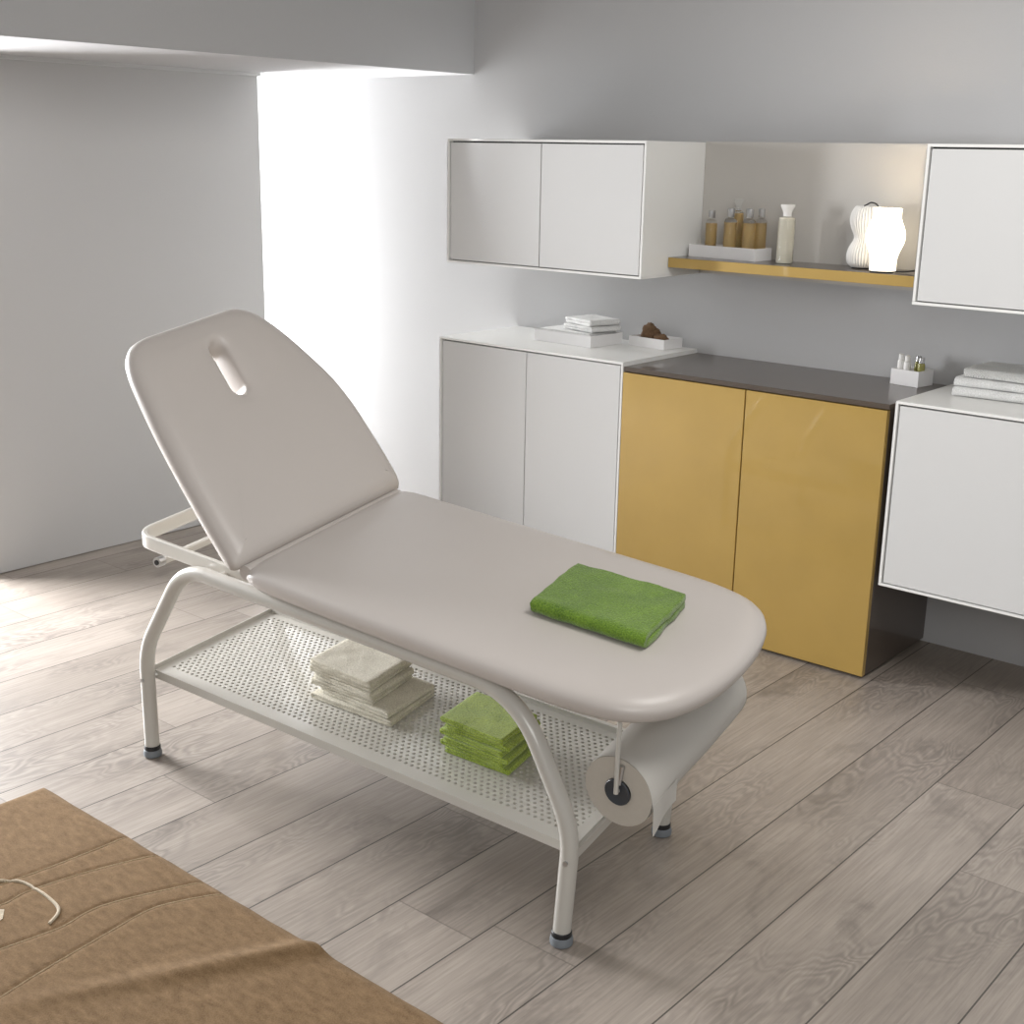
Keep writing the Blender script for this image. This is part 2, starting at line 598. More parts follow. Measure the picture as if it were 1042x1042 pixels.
# gold cabinet
gx0, gx1, gz = -2.830, -1.7675, 0.971
root = thing('gold_cabinet', ((gx0+gx1)/2, 4.25, 0), 'tall gold two-door cabinet with dark brown gloss top standing on the floor', 'cabinet')
obj('body', join(box(gx0+0.004, gx1-0.0005, YF+0.026, YW-0.001, 0.012, gz-0.019),
                 box(gx0+0.03, gx1-0.03, YF+0.05, YW-0.02, 0.0, 0.012)), M['brown'], root, bevel=0.0015)
o = obj('top', box(gx0, gx1+0.004, YF+0.004, YW-0.001, gz-0.018, gz), M['brown'], root, bevel=0.0015)
wd = (gx1-gx0-0.005)/2
for i in range(2):
    a = gx0+i*(wd+0.005)
    obj('door', box(a, a+wd, YF, YF+0.022, 0.012, gz-0.021), M['gold'], root, bevel=0.0015)

# niche back panel and the gold shelf in front of it
o = obj('back_panel', box(-2.767, -1.7215, 4.390, YW-0.001, 1.304, 1.796), M['niche'], loc=(-2.24, YW, 1.296))
tag(o, 'white panel on the wall behind the bottles and lamps', 'panel')
SHT = 1.373
YS = 4.389
root = thing('wall_shelf', (-2.25, YS, 1.337), 'gold edged shelf with brown top holding bottles and lamps', 'shelf')
obj('front_edge', box(-2.765, -1.722, 4.168, 4.178, 1.337, SHT), M['gold'], root, bevel=0.001)
obj('board', box(-2.765, -1.722, 4.178, YS, 1.337, SHT), M['gold'], root)
root2 = obj('top_surface', box(-2.765, -1.722, 4.170, YS, SHT, SHT+0.001), M['brown'], root)
root2['label'] = 'dark brown gloss upper face'
SHT += 0.001

# ------------------------------------------------------------------ rug
def rug():
    grooves = [[(-2.731, 1.342), (-2.711, 1.488), (-2.702, 1.672)],
               [(-2.70, 1.18), (-2.648, 1.297), (-2.654, 1.37), (-2.625, 1.522), (-2.568, 1.674)],
               [(-2.50, 1.10), (-2.485, 1.206), (-2.463, 1.339), (-2.467, 1.459), (-2.382, 1.675)],
               [(-2.30, 1.0), (-2.326, 1.119), (-2.347, 1.247), (-2.364, 1.406), (-2.369, 1.542), (-2.302, 1.676)]]
    grooves[0] = [(-2.76, 1.2)] + grooves[0]
    paths = [[(p.x, p.y) for p in catmull([(a, b, 0) for a, b in g], 10)] for g in grooves]
    x0, x1, y0, y1 = -3.115, -1.20, 0.55, 1.685
    stp = 0.0075
    nx, ny = int((x1-x0)/stp), int((y1-y0)/stp)

    def gd(x, y):
        best = 9
        for k, p in enumerate(paths):
            for i in range(len(p)-1):
                ax, ay = p[i]
                bx_, by_ = p[i+1]
                if abs(ax-x) > 0.08 and abs(bx_-x) > 0.08:
                    continue
                dx, dy = bx_-ax, by_-ay
                t = max(0, min(1, ((x-ax)*dx+(y-ay)*dy)/(dx*dx+dy*dy+1e-9)))
                dd = sqrt((x-ax-t*dx)**2+(y-ay-t*dy)**2) * (1.0 if k < 4 else 1.8)
                best = min(best, dd)
        return best

    def H(x, y):
        z = 0.017
        e = min(x-x0, y1-y, 0.03)
        z -= 0.009*(1-e/0.03)**2
        z += 0.0014*noise.noise(Vector((x*7, y*7, 0)))
        # one long soft ripple running in from the long edge
        dx = (x + 1.96 + (1.70-y)*0.55)
        z += 0.016*math.exp(-(dx/0.035)**2)*max(0, 1-(1.70-y)/0.7)
        g = gd(x, y)
        z -= 0.008*math.exp(-(g/0.005)**2)*0.5
        return z
    V, F = [], []
    for j in range(ny+1):
        for i in range(nx+1):
            x, y = x0+i*stp, y0+j*stp
            yy, xx = y, x
            if j == ny:
                yy += 0.004*noise.noise(Vector((x*9, 3, 0)))
            V.append((xx, yy, H(x, y)))
    for j in range(ny):
        for i in range(nx):
            a = j*(nx+1)+i
            F.append((a, a+1, a+nx+2, a+nx+1))
    # skirt to the floor
    loop = [i for i in range(nx+1)] + [(j*(nx+1)+nx) for j in range(1, ny+1)] + \
           [ny*(nx+1)+i for i in range(nx-1, -1, -1)] + [j*(nx+1) for j in range(ny-1, 0, -1)]
    n0 = len(V)
    for k in loop:
        V.append((V[k][0], V[k][1], 0.0005))
    for k in range(len(loop)):
        l = (k+1) % len(loop)
        F.append((loop[k], loop[l], n0+l, n0+k))
    o = obj('rug', (V, F), M['rug'], loc=(-2.2, 1.1, 0.0), smooth=True, sharp=60)
    tag(o, 'tan wool rug with carved wavy lines lying on the wood floor', 'rug')
    cl = [tube([(a, b, H(a, b)+0.0014) for a, b in p if b < y1-0.004 and a > x0], 0.0024, 6) for p in paths[:4]]
    q = obj('carved_lines', join(*cl), M['groove'], o, smooth=True)
    q['label'] = 'pale carved wavy lines'
    # pale inlaid curve and patch
    c = catmull([(-2.80, 1.27, 0), (-2.765, 1.32, 0), (-2.743, 1.349, 0), (-2.702, 1.38, 0), (-2.624, 1.388, 0), (-2.55, 1.383, 0), (-2.515, 1.368, 0), (-2.49, 1.33, 0)], 8)
    c = [(p.x, p.y, H(p.x, p.y)+0.0008) for p in c]
    q = obj('inlay_line', tube(c, 0.004, 8), M['inlay'], o, smooth=True)
    q['label'] = 'cream curved wool line'
    pts = [(-2.66, 1.18), (-2.655, 1.265), (-2.62, 1.292), (-2.588, 1.270), (-2.57, 1.18)]
    n = len(pts)
    V = [(a, b, 0.012) for a, b in pts]+[(a, b, 0.0182) for a, b in pts]
    F = [tuple(range(n-1, -1, -1)), tuple(range(n, 2*n))]+[(i, (i+1) % n, n+(i+1) % n, n+i) for i in range(n)]
    q = obj('inlay_patch', (V, F), M['inlay'], o)
    q['label'] = 'small pale beige patch'


rug()

# ------------------------------------------------------------------ treatment couch
P_ = dict(Tx=-3.07465, Ty=2.01466, th=0.04302, sk=0.14744, ex=0.01014, ey=-0.0017, al=-0.06679, be=0.11271)
UX = Vector((cos(P_['th']), sin(P_['th']), 0))
_a = P_['th']+P_['sk']
UY = Vector((-sin(_a), cos(_a), 0))
UZ = Vector((P_['ex'], P_['ey'], 1))
T0 = Vector((P_['Tx'], P_['Ty'], 0))


def BM(s, w_, z):
    """couch coordinates (along, across, height) to the room; the couch stands slightly out of square"""
    return T0 + UX*s + UY*w_ + UZ*(z*(1+P_['al']*(s-.75)+P_['be']*(w_-.3)))


def bmap(geo):
    return [BM(*v) for v in geo[0]], geo[1]


couch = thing('massage_couch', BM(0.75, 0.29, 0), 'cream vinyl massage couch with raised face-hole backrest and white tubular legs', 'massage couch')
L_, W_ = 1.496, 0.58


def cushion(outline, top, thick, center, mapper, hole=None, N_=144, crown=0.004):
    """upholstered pad from a closed outline; optional through-hole (star-shaped about center)"""
    poly = outline
    cx, cy = center

    def ray_hit(a):
        dx, dy = cos(a), sin(a)
        best = None
        n = len(poly)
        for i in range(n):
            ax, ay = poly[i][0]-cx, poly[i][1]-cy
            bx_, by_ = poly[(i+1) % n][0]-cx, poly[(i+1) % n][1]-cy
            ex, ey = bx_-ax, by_-ay
            den = dx*ey-dy*ex
            if abs(den) < 1e-12:
                continue
            t = (ax*ey-ay*ex)/den
            u = (ax*dy-ay*dx)/den
            if t > 0 and -1e-6 <= u <= 1+1e-6 and (best is None or t > best):
                best = t
        return (cx+dx*best, cy+dy*best)
    # equal arc-length samples of the outline (keeps the corners round)
    n = len(poly)
    seglen = [sqrt((poly[(i+1) % n][0]-poly[i][0])**2+(poly[(i+1) % n][1]-poly[i][1])**2) for i in range(n)]
    tot = sum(seglen)
    pts = []
    acc, i = 0, 0
    for k in range(N_):
        tgt = tot*k/N_
        while acc+seglen[i] < tgt:
            acc += seglen[i]
            i += 1
        t = (tgt-acc)/seglen[i]
        pts.append((poly[i][0]*(1-t)+poly[(i+1) % n][0]*t, poly[i][1]*(1-t)+poly[(i+1) % n][1]*t))
    area2 = sum(pts[k][0]*pts[(k+1) % N_][1]-pts[(k+1) % N_][0]*pts[k][1] for k in range(N_))
    sg = 1 if area2 > 0 else -1
    nor = []
    for k in range(N_):
        nx_, ny_ = 0, 0
        for dd in (2, 4):
            a, b = pts[k-dd], pts[(k+dd) % N_]
            tx, ty = b[0]-a[0], b[1]-a[1]
            l = sqrt(tx*tx+ty*ty)
            nx_ += -ty/l*sg
            ny_ += tx/l*sg
        l = sqrt(nx_*nx_+ny_*ny_)
        nor.append((nx_/l, ny_/l))
    T = thick
    prof = [(0.075, -T), (0.045, -T), (0.022, -T*0.97), (0.010, -T*0.88), (0.003, -T*0.72), (0.0, -T*0.5),
            (0.003, -T*0.34), (0.010, -T*0.21), (0.020, -T*0.125), (0.032, -T*0.065), (0.046, -T*0.022), (0.064, 0.0)]
    def normals(P):
        out = []
        for k in range(N_):
            nx_, ny_ = 0, 0
            for dd in (2, 4):
                a, b = P[k-dd], P[(k+dd) % N_]
                tx, ty = b[0]-a[0], b[1]-a[1]
                l = sqrt(tx*tx+ty*ty) or 1
                nx_ += -ty/l*sg
                ny_ += tx/l*sg
            l = sqrt(nx_*nx_+ny_*ny_) or 1
            out.append((nx_/l, ny_/l))
        return out
    levels = sorted(set(i_ for i_, z in prof))
    inset = {}
    cur, at = list(pts), 0.0
    for lv in levels:
        while at < lv-1e-9:
            st = min(0.002, lv-at)
            nn = normals(cur)
            cur = [(p[0]+q[0]*st, p[1]+q[1]*st) for p, q in zip(cur, nn)]
            for _ in range(1):
              cur = [(0.64*cur[k][0]+0.18*(cur[k-1][0]+cur[(k+1) % N_][0]), 0.64*cur[k][1]+0.18*(cur[k-1][1]+cur[(k+1) % N_][1])) for k in range(N_)]
            at += st
        inset[lv] = cur
    rings = [[(p[0], p[1], z) for p in inset[ins]] for ins, z in prof]
    V, F = [], []

    def add(r):
        V.extend(mapper(a, b, c+top) for a, b, c in r)
    if hole is None:
        inner_t = [(p[0]+(cx-p[0])*0.0, p[1], 0) for p in rings[-1]]
        seq = []
        for t in (0.98, 0.8, 0.6, 0.4, 0.2):
            seq.append([(cx+(p[0]-cx)*t, cy+(p[1]-cy)*t, -T) for p in rings[0]])
        seq = seq[::-1]
        up = []
        for t in (0.85, 0.7, 0.55, 0.4, 0.25, 0.1):
            up.append([(cx+(p[0]-cx)*t, cy+(p[1]-cy)*t, crown*(1-t)) for p in rings[-1]])
        allr = seq+rings+up
        for r in allr:
            add(r)
        for k in range(len(allr)-1):
            for i in range(N_):
                j = (i+1) % N_
                F.append((k*N_+i, k*N_+j, (k+1)*N_+j, (k+1)*N_+i))
        c0 = len(V)
        V.append(mapper(cx, cy, top-T))
        V.append(mapper(cx, cy, top+crown))
        for i in range(N_):
            F.append((c0, (i+1) % N_, i))
            F.append((c0+1, (len(allr)-1)*N_+i, (len(allr)-1)*N_+(i+1) % N_))
        return V, F
    # hole rings, matched by angle
    hl, hw, hc = hole
    hr = []
    per = 4*hl+2*pi*hw
    k0 = min(range(N_), key=lambda k: abs(math.atan2(pts[k][1]-hc[1], pts[k][0]-hc[0])))
    for k in range(N_):
        d_ = (((k-k0)*sg) % N_)/N_*per
        q = pi*hw/2
        if d_ < q:
            a = d_/hw
            x_, y_, nx_, ny_ = hl+hw*cos(a), hw*sin(a), cos(a), sin(a)
        elif d_ < q+2*hl:
            x_, y_, nx_, ny_ = hl-(d_-q), hw, 0, 1
        elif d_ < 3*q+2*hl:
            a = pi/2+(d_-q-2*hl)/hw
            x_, y_, nx_, ny_ = -hl+hw*cos(a), hw*sin(a), cos(a), sin(a)
        elif d_ < 3*q+4*hl:
            x_, y_, nx_, ny_ = -hl+(d_-3*q-2*hl), -hw, 0, -1
        else:
            a = -(per-d_)/hw
            x_, y_, nx_, ny_ = hl+hw*cos(a), hw*sin(a), cos(a), sin(a)
        hr.append((x_, y_, nx_, ny_))

    def hring(extra, z):
        return [(hc[0]+x_+nx_*extra, hc[1]+y_+ny_*extra, z) for x_, y_, nx_, ny_ in hr]
    outer_t = rings[-1]
    lip = [hring(0.020, 0.0), hring(0.011, -0.003), hring(0.004, -0.008), hring(0.0005, -0.016), hring(0.0, -T*0.5), hring(0.0, -T*0.9), hring(0.004, -T)]
    up = [[(p[0]*(1-t)+q[0]*t, p[1]*(1-t)+q[1]*t, crown*sin(pi*t)*min(1, max(0, sqrt((p[0]-q[0])**2+(p[1]-q[1])**2)-0.05)/0.15)) for p, q in zip(outer_t, lip[0])] for t in (0.12, 0.25, 0.4, 0.55, 0.7, 0.85)]
    dn = [[(p[0]*(1-t)+q[0]*t, p[1]*(1-t)+q[1]*t, -T) for p, q in zip(lip[-1], rings[0])] for t in (0.3, 0.6, 0.9)]
    allr = rings+up+lip+dn
    for r in allr:
        add(r)
    m_ = len(allr)
    for k in range(m_):
        k2 = (k+1) % m_
        for i in range(N_):
            j = (i+1) % N_
            F.append((k*N_+i, k*N_+j, k2*N_+j, k2*N_+i))
    return V, F


def round_outline(pts, rads, seg=10):
    """closed polygon with rounded corners, 2-D"""
    out = []
    n = len(pts)
    for i in range(n):
        p, a, b = Vector(pts[i]), Vector(pts[i-1]), Vector(pts[(i+1) % n])
        r = rads[i]
        A = p+(a-p).normalized()*r
        B = p+(b-p).normalized()*r
        for k in range(seg+1):
            t = k/seg
            out.append(tuple((1-t)**2*A+2*t*(1-t)*p+t*t*B))
    return out


ZT, TH = 0.727, 0.078
seat_pts = [(0.452, -0.045), (1.40, -0.050), (1.60, -0.040)] 
seat_curve = catmull([(1.46, -0.050, 0), (1.57, -0.040, 0), (1.665, -0.005, 0), (1.73, 0.07, 0), (1.772, 0.19, 0), (1.788, 0.32, 0),
                      (1.785, 0.44, 0), (1.765, 0.54, 0), (1.715, 0.622, 0), (1.62, 0.661, 0), (1.50, 0.672, 0)], 6)
o_l = round_outline([(0.474, 0.700), (0.474, -0.040), (0.9, -0.047)], [0.012, 0.012, 0.01], 4)
seat_out = o_l[:-5]+[(0.9, -0.047), (1.2, -0.050)]+[(p.x, p.y) for p in seat_curve]+[(1.2, 0.676), (0.8, 0.684)]
obj('seat_cushion', cushion(seat_out, ZT, TH, (1.15, 0.305), BM), M['vinyl'], couch, smooth=True, sharp=80)

fl = obj('hinge_flap', tube([BM(0.466, -0.022+0.700*k/12, 0.690) for k in range(13)], 0.0200, 16), M['vinyl'], couch, smooth=True)
TB = radians(45.5)


def BR(r, w_, n):
    s = 0.478 - r*cos(TB) + n*sin(TB)
    z = 0.727 + r*sin(TB) + n*cos(TB)
    return BM(s, w_, z)


back_curve = catmull([(0.30, -0.050, 0), (0.42, -0.045, 0), (0.53, -0.035, 0), (0.62, -0.022, 0), (0.668, 0.004, 0), (0.690, 0.055, 0), (0.692, 0.14, 0),
                      (0.692, 0.25, 0), (0.692, 0.37, 0), (0.688, 0.45, 0), (0.655, 0.512, 0), (0.58, 0.574, 0), (0.48, 0.632, 0), (0.38, 0.680, 0), (0.28, 0.704, 0)], 6)
back_out = [(0.012, 0.712), (0.002, 0.706), (0.0, 0.690), (0.0, 0.3), (0.0, -0.025), (0.002, -0.044), (0.012, -0.050), (0.15, -0.052)]+[(p.x, p.y) for p in back_curve]+[(0.15, 0.713), (0.06, 0.714)]
obj('backrest_cushion', cushion(back_out, 0.0, TH, (0.35, 0.3), BR, hole=(0.055, 0.030, (0.520, 0.285)), N_=180), M['vinyl'], couch, smooth=True, sharp=80)

def side_frame(w_):
    pts = [(0.0, w_, 0.035), (-0.004, w_, 0.335), (0.188, w_, 0.626), (1.352, w_, 0.626), (1.512, w_, 0.325), (1.496, w_, 0.035)]
    path = smooth_path(pts, [0, 0.07, 0.10, 0.13, 0.08, 0], 10)
    # extra points so the mapping stays smooth
    path = [BM(*p) for p in path]
    fr = obj('side_frame', tube(path, 0.0215, 20), M['steel'], couch, smooth=True)
    for s in (0.0, 1.496):
        c = BM(s, w_, 0)
        ft = obj('rubber_foot', lathe((c.x, c.y, 0.0), [(0.020, 0.0), (0.0265, 0.003), (0.0275, 0.012), (0.025, 0.022), (0.022, 0.024)], 24), M['rubber'], fr, smooth=True)
        obj('foot_ring', lathe((c.x, c.y, 0.022), [(0.0235, 0), (0.024, 0.004), (0.024, 0.012), (0.0225, 0.014)], 24), M['black'], fr, smooth=True)
    for s, sgn in ((-0.004, 1), (1.510, 1)):
        p0 = BM(s, w_, 0.243)
        yy = UY*(-1 if w_ < 0.3 else 1)
        pth = [p0+yy*0.0195, p0+yy*0.0235, p0+yy*0.0250]
        obj('bolt', tube(pth, 0.006, 12), M['bolt'], fr, smooth=True)
    return fr


side_frame(0.0)
side_frame(W_)

# deck frame: flat bar loop that shows beyond the raised backrest
loop = smooth_path([(0.6, 0.065, 0.622), (-0.100, 0.065, 0.622), (-0.100, 0.530, 0.622), (0.6, 0.530, 0.622)], [0, 0.075, 0.075, 0], 10)
loop = [BM(*p) for p in loop]
obj('head_bar', tube(loop, 0.0085, 20, rz=0.0205, up=(0, 0, 1)), M['steel'], couch, smooth=True, sharp=50)
for w_ in (0.065, 0.545):
    obj('deck_rail', tube([BM(0.6, w_, 0.63), BM(1.0, w_, 0.63), BM(1.3, w_, 0.63), BM(1.46, w_, 0.63)], 0.0085, 20, rz=0.0205, up=(0, 0, 1)), M['steel'], couch, smooth=True, sharp=50)
for s in (0.30, 0.85, 1.30):
    obj('cross_bar', tube([BM(s, 0.0, 0.612), BM(s, 0.3, 0.612), BM(s, W_, 0.612)], 0.012, 12), M['steel'], couch, smooth=True)
rod = obj('hinge_rod', tube([BM(-0.025, 0.10, 0.560), BM(-0.025, 0.30, 0.560), BM(-0.025, 0.50, 0.560)], 0.012, 14, rz=0.010, up=(0, 0, 1)), M['steel'], couch, smooth=True)
e0 = BM(-0.025, 0.10, 0.560)
obj('rod_knob', tube([e0-UY*0.022, e0-UY*0.018, e0+UY*0.002], 0.015, 14), M['bolt'], rod, smooth=True)
obj('knob_cap', tube([e0-UY*0.0245, e0-UY*0.021], 0.008, 12), M['black'], rod, smooth=True)
for w_ in (0.17, 0.43):
    obj('support_strut', tube([BM(0.22, w_, 0.612), BR(0.20, w_, -TH-0.012)], 0.009, 10), M['steel'], couch, smooth=True)
    obj('cushion_bracket', tube([BR(0.04, w_, -TH-0.010), BR(0.3, w_, -TH-0.010), BR(0.55, w_, -TH-0.010)], 0.010, 10), M['steel'], couch, smooth=True)


def shelf():
    s0, s1, w0, w1, z = 0.0, 1.517, 0.026, 0.554, 0.262
    ps, pw = 0.0205, 0.0165
    a0, a1, b0, b1 = s0+0.026, s1-0.026, w0+0.040, w1-0.026
    nc, nr = int((a1-a0)/ps), int((b1-b0)/pw)
    ps, pw = (a1-a0)/(nc+0.5), (b1-b0)/nr
    V, F = [], []
    K = 8
    R = 0.0056
    for r in range(nr):
        off = 0.5*ps if r % 2 else 0.0
        w_a, w_b = b0+r*pw, b0+(r+1)*pw
        for c in range(nc):
            x0, x1 = a0+off+c*ps, a0+off+(c+1)*ps
            cx_, cy_ = (x0+x1)/2, (w_a+w_b)/2
            n0 = len(V)
            hx, hy = (x1-x0)/2, (w_b-w_a)/2
            for k in range(K):
                a = 2*pi*k/K
                ca, sa = cos(a), sin(a)
                q = max(abs(ca), abs(sa))
                V.append((cx_+hx*ca/q, cy_+hy*sa/q, z))
            for k in range(K):
                a = 2*pi*k/K
                V.append((cx_+R*cos(a), cy_+R*sin(a), z))
            for k in range(K):
                a = 2*pi*k/K
                V.append((cx_+R*cos(a), cy_+R*sin(a), z-0.007))
            for k in range(K):
                l = (k+1) % K
                F.append((n0+k, n0+l, n0+K+l, n0+K+k))
                F.append((n0+K+k, n0+K+l, n0+2*K+l, n0+2*K+k))
        # row ends
        if off:
            q = [(a0, w_a, z), (a0+off, w_a, z), (a0+off, w_b, z), (a0, w_b, z)]
        else:
            q = [(a1-0.5*ps, w_a, z), (a1, w_a, z), (a1, w_b, z), (a1-0.5*ps, w_b, z)]
        n0 = len(V)
        V += q
        F.append((n0, n0+1, n0+2, n0+3))
    sheet = (V, F)
    brd = [box(s0, s1, w0, b0, z-0.0025, z), box(s0, s1, b1, w1, z-0.0025, z), box(s0, a0, b0, b1, z-0.0025, z), box(a1, s1, b0, b1, z-0.0025, z)]
    o = obj('shelf', bmap(join(sheet, *brd)), M['steel'], couch)
    o['label'] = 'white perforated lower shelf'
    t = 0.003
    rims = [box(s0, s1, w0-t, w0, z-0.024, z+0.001), box(s0, s1, w1, w1+t, z-0.024, z+0.022), box(s0-t, s0, w0-t, w1+t, z-0.024, z+0.012),
            box(s1, s1+t, w0-t, w1+t, z-0.024, z+0.001),
            box(s0, s1, w1-0.010, w1, z+0.019, z+0.022), box(s1-0.034, s1-0.006, w0, w1, z, z+0.006)]
    obj('shelf_rim', bmap(join(*rims)), M['steel'], o)


shelf()
for w_ in (0.0, W_):
    for s in (-0.002, 1.511):
        d1 = 0.035 if w_ == 0 else -0.035
        s2 = s + (0.02 if s < 0.5 else -0.01)
        obj('shelf_bracket', tube([BM(s, w_+(0.012 if w_ == 0 else -0.012), 0.25), BM(s2, w_+d1, 0.25)], 0.008, 10), M['steel'], couch, smooth=True)

# paper roll and its wire holder
RS, RZ, RR = 1.613, 0.452, 0.087
hold = obj('roll_holder', join(tube([BM(RS, 0.045, 0.655), BM(RS, 0.022, 0.640), BM(RS, 0.020, 0.55), BM(RS, 0.020, RZ)], 0.0055, 12),
                               tube([BM(RS, 0.610, 0.655), BM(RS, 0.640, 0.640), BM(RS, 0.640, 0.55), BM(RS, 0.640, RZ)], 0.0055, 12),
                               tube([BM(RS, 0.020, RZ+0.004), BM(RS, 0.3, RZ), BM(RS, 0.640, RZ+0.004)], 0.0055, 12)), M['steel'], couch, smooth=True)
obj('holder_sleeve', tube([BM(RS+0.010, 0.026, 0.525), BM(RS+0.004, 0.026, 0.475)], 0.006, 10), M['bolt'], hold, smooth=True)
disc = []
V, F = [], []
prof = [(0.031, 0.030), (0.033, 0.026), (0.031, 0.0235), (0.018, 0.0275), (0.004, 0.029)]
for r, w_ in prof:
    for k in range(28):
        a = 2*pi*k/28
        V.append(BM(RS+r*cos(a), w_, RZ+r*sin(a)))
for j in range(len(prof)-1):
    for k in range(28):
        l = (k+1) % 28
        F.append((j*28+k, j*28+l, (j+1)*28+l, (j+1)*28+k))
F.append(tuple((len(prof)-1)*28+k for k in range(28)))
obj('hub_cap', (V, F), M['hub'], hold, smooth=True)


def paper_roll():
    wa, wb = 0.031, 0.622
    V, F = [], []
    n, mm = 96, 60
    for j in range(mm+1):
        w_ = wa+(wb-wa)*j/mm
        for k in range(n):
            a = 2*pi*k/n
            rr = RR + 0.0016*noise.noise(Vector((cos(a)*2.2+5, w_*9, sin(a)*2.2))) + 0.0009*sin(18*(w_+0.06*a)+2*noise.noise(Vector((w_*6, a, 1))))
            if j in (0, mm):
                rr -= 0.001
            V.append(BM(RS+rr*cos(a), w_, RZ+rr*sin(a)))
    for j in range(mm):
        for k in range(n):
            l = (k+1) % n
            F.append((j*n+k, j*n+l, (j+1)*n+l, (j+1)*n+k))
    root = thing('paper_roll', BM(RS, 0.3, RZ-RR), 'large white paper roll hanging under the foot end of the couch', 'paper roll')
    obj('paper', (V, F), M['paper'], root, smooth=True, sharp=60)
    for w_, nm in ((wa, 'roll_end'), (wb, 'roll_end')):
        V, F = [], []
        rs = [RR-0.001, 0.075, 0.06, 0.045, 0.033, 0.024]
        for q, r in enumerate(rs):
            for k in range(n):
                a = 2*pi*k/n
                dw = 0.0 if q < 5 else (0.02 if w_ < 0.3 else -0.02)
                V.append(BM(RS+r*cos(a), w_+dw, RZ+r*sin(a)))
        for j in range(len(rs)-1):
            for k in range(n):
                l = (k+1) % n
                F.append((j*n+k, j*n+l, (j+1)*n+l, (j+1)*n+k))
        obj(nm, (V, F), M['paper_side'], root, smooth=True, sharp=40)
    # loose end hanging from the roll, torn at a slant
    V, F = [], []
    nw, nz = 30, 14
    for side in (0, 1):
        for i in range(nw+1):
            t = i/nw
            w_ = 0.034+0.13*t
            ln = 0.025*(1-t)
            for j in range(nz+1):
                q = j/nz
                z = RZ-0.005-q*(ln+0.055)
                ds = RR+0.0015+0.003*q*sin(w_*40)+side*0.0007
                V.append(BM(RS+ds, w_, z))
    st = (nw+1)*(nz+1)
    for side in (0, 1):
        for i in range(nw):
            for j in range(nz):
                a = side*st+i*(nz+1)+j
                F.append((a, a+1, a+nz+2, a+nz+1))
    for i in range(nw):
        for j in (0, nz):
            a = i*(nz+1)+j
            F.append((a, a+nz+1, a+nz+1+st, a+st))
    for j in range(nz):
        for i in (0, nw):
            a = i*(nz+1)+j
            F.append((a, a+1, a+1+st, a+st))
    obj('loose_end', (V, F), M['paper'], root, smooth=True, sharp=40)


paper_roll()


# ------------------------------------------------------------------ folded towels
def towel_geo(cx, cy, z0, wx, wy, layers, t, mapper, rz=0.0, seed=0, jit=0.0015, fold_left=True, sag=0.0, flare=0.0, ny=22, along='x'):
    """cloth folded in a serpentine of `layers`, seen in section from the front"""
    rnd = random.Random(seed)
    path = []
    hw = wx/2
    nseg = 22
    zz = t/2
    direction = 1 if fold_left else -1   # first layer starts at the open side
    x = -hw*direction
    for L in range(layers):
        a, b = -hw*direction, hw*direction
        ins = rnd.uniform(0.0, 0.006)
        for k in range(nseg+1):
            f = k/nseg
            path.append((a+(b-a)*f, zz))
        if L < layers-1:
            for k in range(1, 6):
                an = pi*k/6
                path.append((b+direction*(t/2)*sin(an)*1.1, zz+t/2-(t/2)*cos(an)))
        direction *= -1
        zz += t
    n = len(path)
    hh = t*0.47
    up, dn = [], []
    for i, (px, pz) in enumerate(path):
        ax, az = path[max(i-1, 0)]
        bx_, bz = path[min(i+1, n-1)]
        tx, tz = bx_-ax, bz-az
        l = sqrt(tx*tx+tz*tz) or 1
        nx_, nz_ = -tz/l, tx/l
        up.append((px+nx_*hh, pz+nz_*hh))
        dn.append((px-nx_*hh, pz-nz_*hh))
    ring = up+[(path[-1][0]+(path[-1][0]-path[-2][0])*0.25, path[-1][1])]+dn[::-1]+[(path[0][0]+(path[0][0]-path[1][0])*0.25, path[0][1])]
    m_ = len(ring)
    V, F = [], []
    H_ = layers*t
    prs = [(-0.5, 0.80), (-0.497, 0.93), (-0.49, 0.99)]+[(-0.475+0.95*j/(ny), 1.0) for j in range(ny+1)]+[(0.49, 0.99), (0.497, 0.93), (0.5, 0.80)]
    cnt = len(prs)
    for fy, sc in prs:
        y = fy*wy
        for (px, pz), (qx, qz) in zip(ring, path+[path[-1]]+path[::-1]+[path[0]]):
            x_ = qx+(px-qx)*sc
            z_ = qz+(pz-qz)*sc
            nv = noise.noise(Vector((x_*18+seed*7.1, y*18, z_*30+seed)))
            n2 = noise.noise(Vector((x_*55+seed*3.3, y*55, z_*80+seed)))
            x_ += jit*0.9*nv
            z_ += jit*(0.8*nv+0.4*n2)*min(1, z_/0.004 if z_ > 0 else 0)
            yy = y+jit*1.6*noise.noise(Vector((x_*20, seed*5.0, qz*260)))*(1 if fy > 0 else -1)
            # layers droop a little to the outside
            z_ = max(z_ - sag*(2*abs(x_)/wx)**4*z_/max(H_, 1e-4), 0.0003)
            X = cx+x_*cos(rz)-yy*sin(rz)
            Y = cy+x_*sin(rz)+yy*cos(rz)
            V.append(mapper(X, Y, z0+z_))
    for j in range(cnt-1):
        for i in range(m_):
            k = (i+1) % m_
            F.append((j*m_+i, j*m_+k, (j+1)*m_+k, (j+1)*m_+i))
    # end caps as strips between both sides of the cloth
    for j in (0, cnt-1):
        b = j*m_
        for i in range(n-1):
            F.append((b+i, b+i+1, b+m_-2-(i+1), b+m_-2-i))
        F.append((b+n-1, b+n, b+n+1))
        F.append((b+0, b+m_-1, b+m_-2))
    return V, F


ident = lambda x, y, z: Vector((x, y, z))


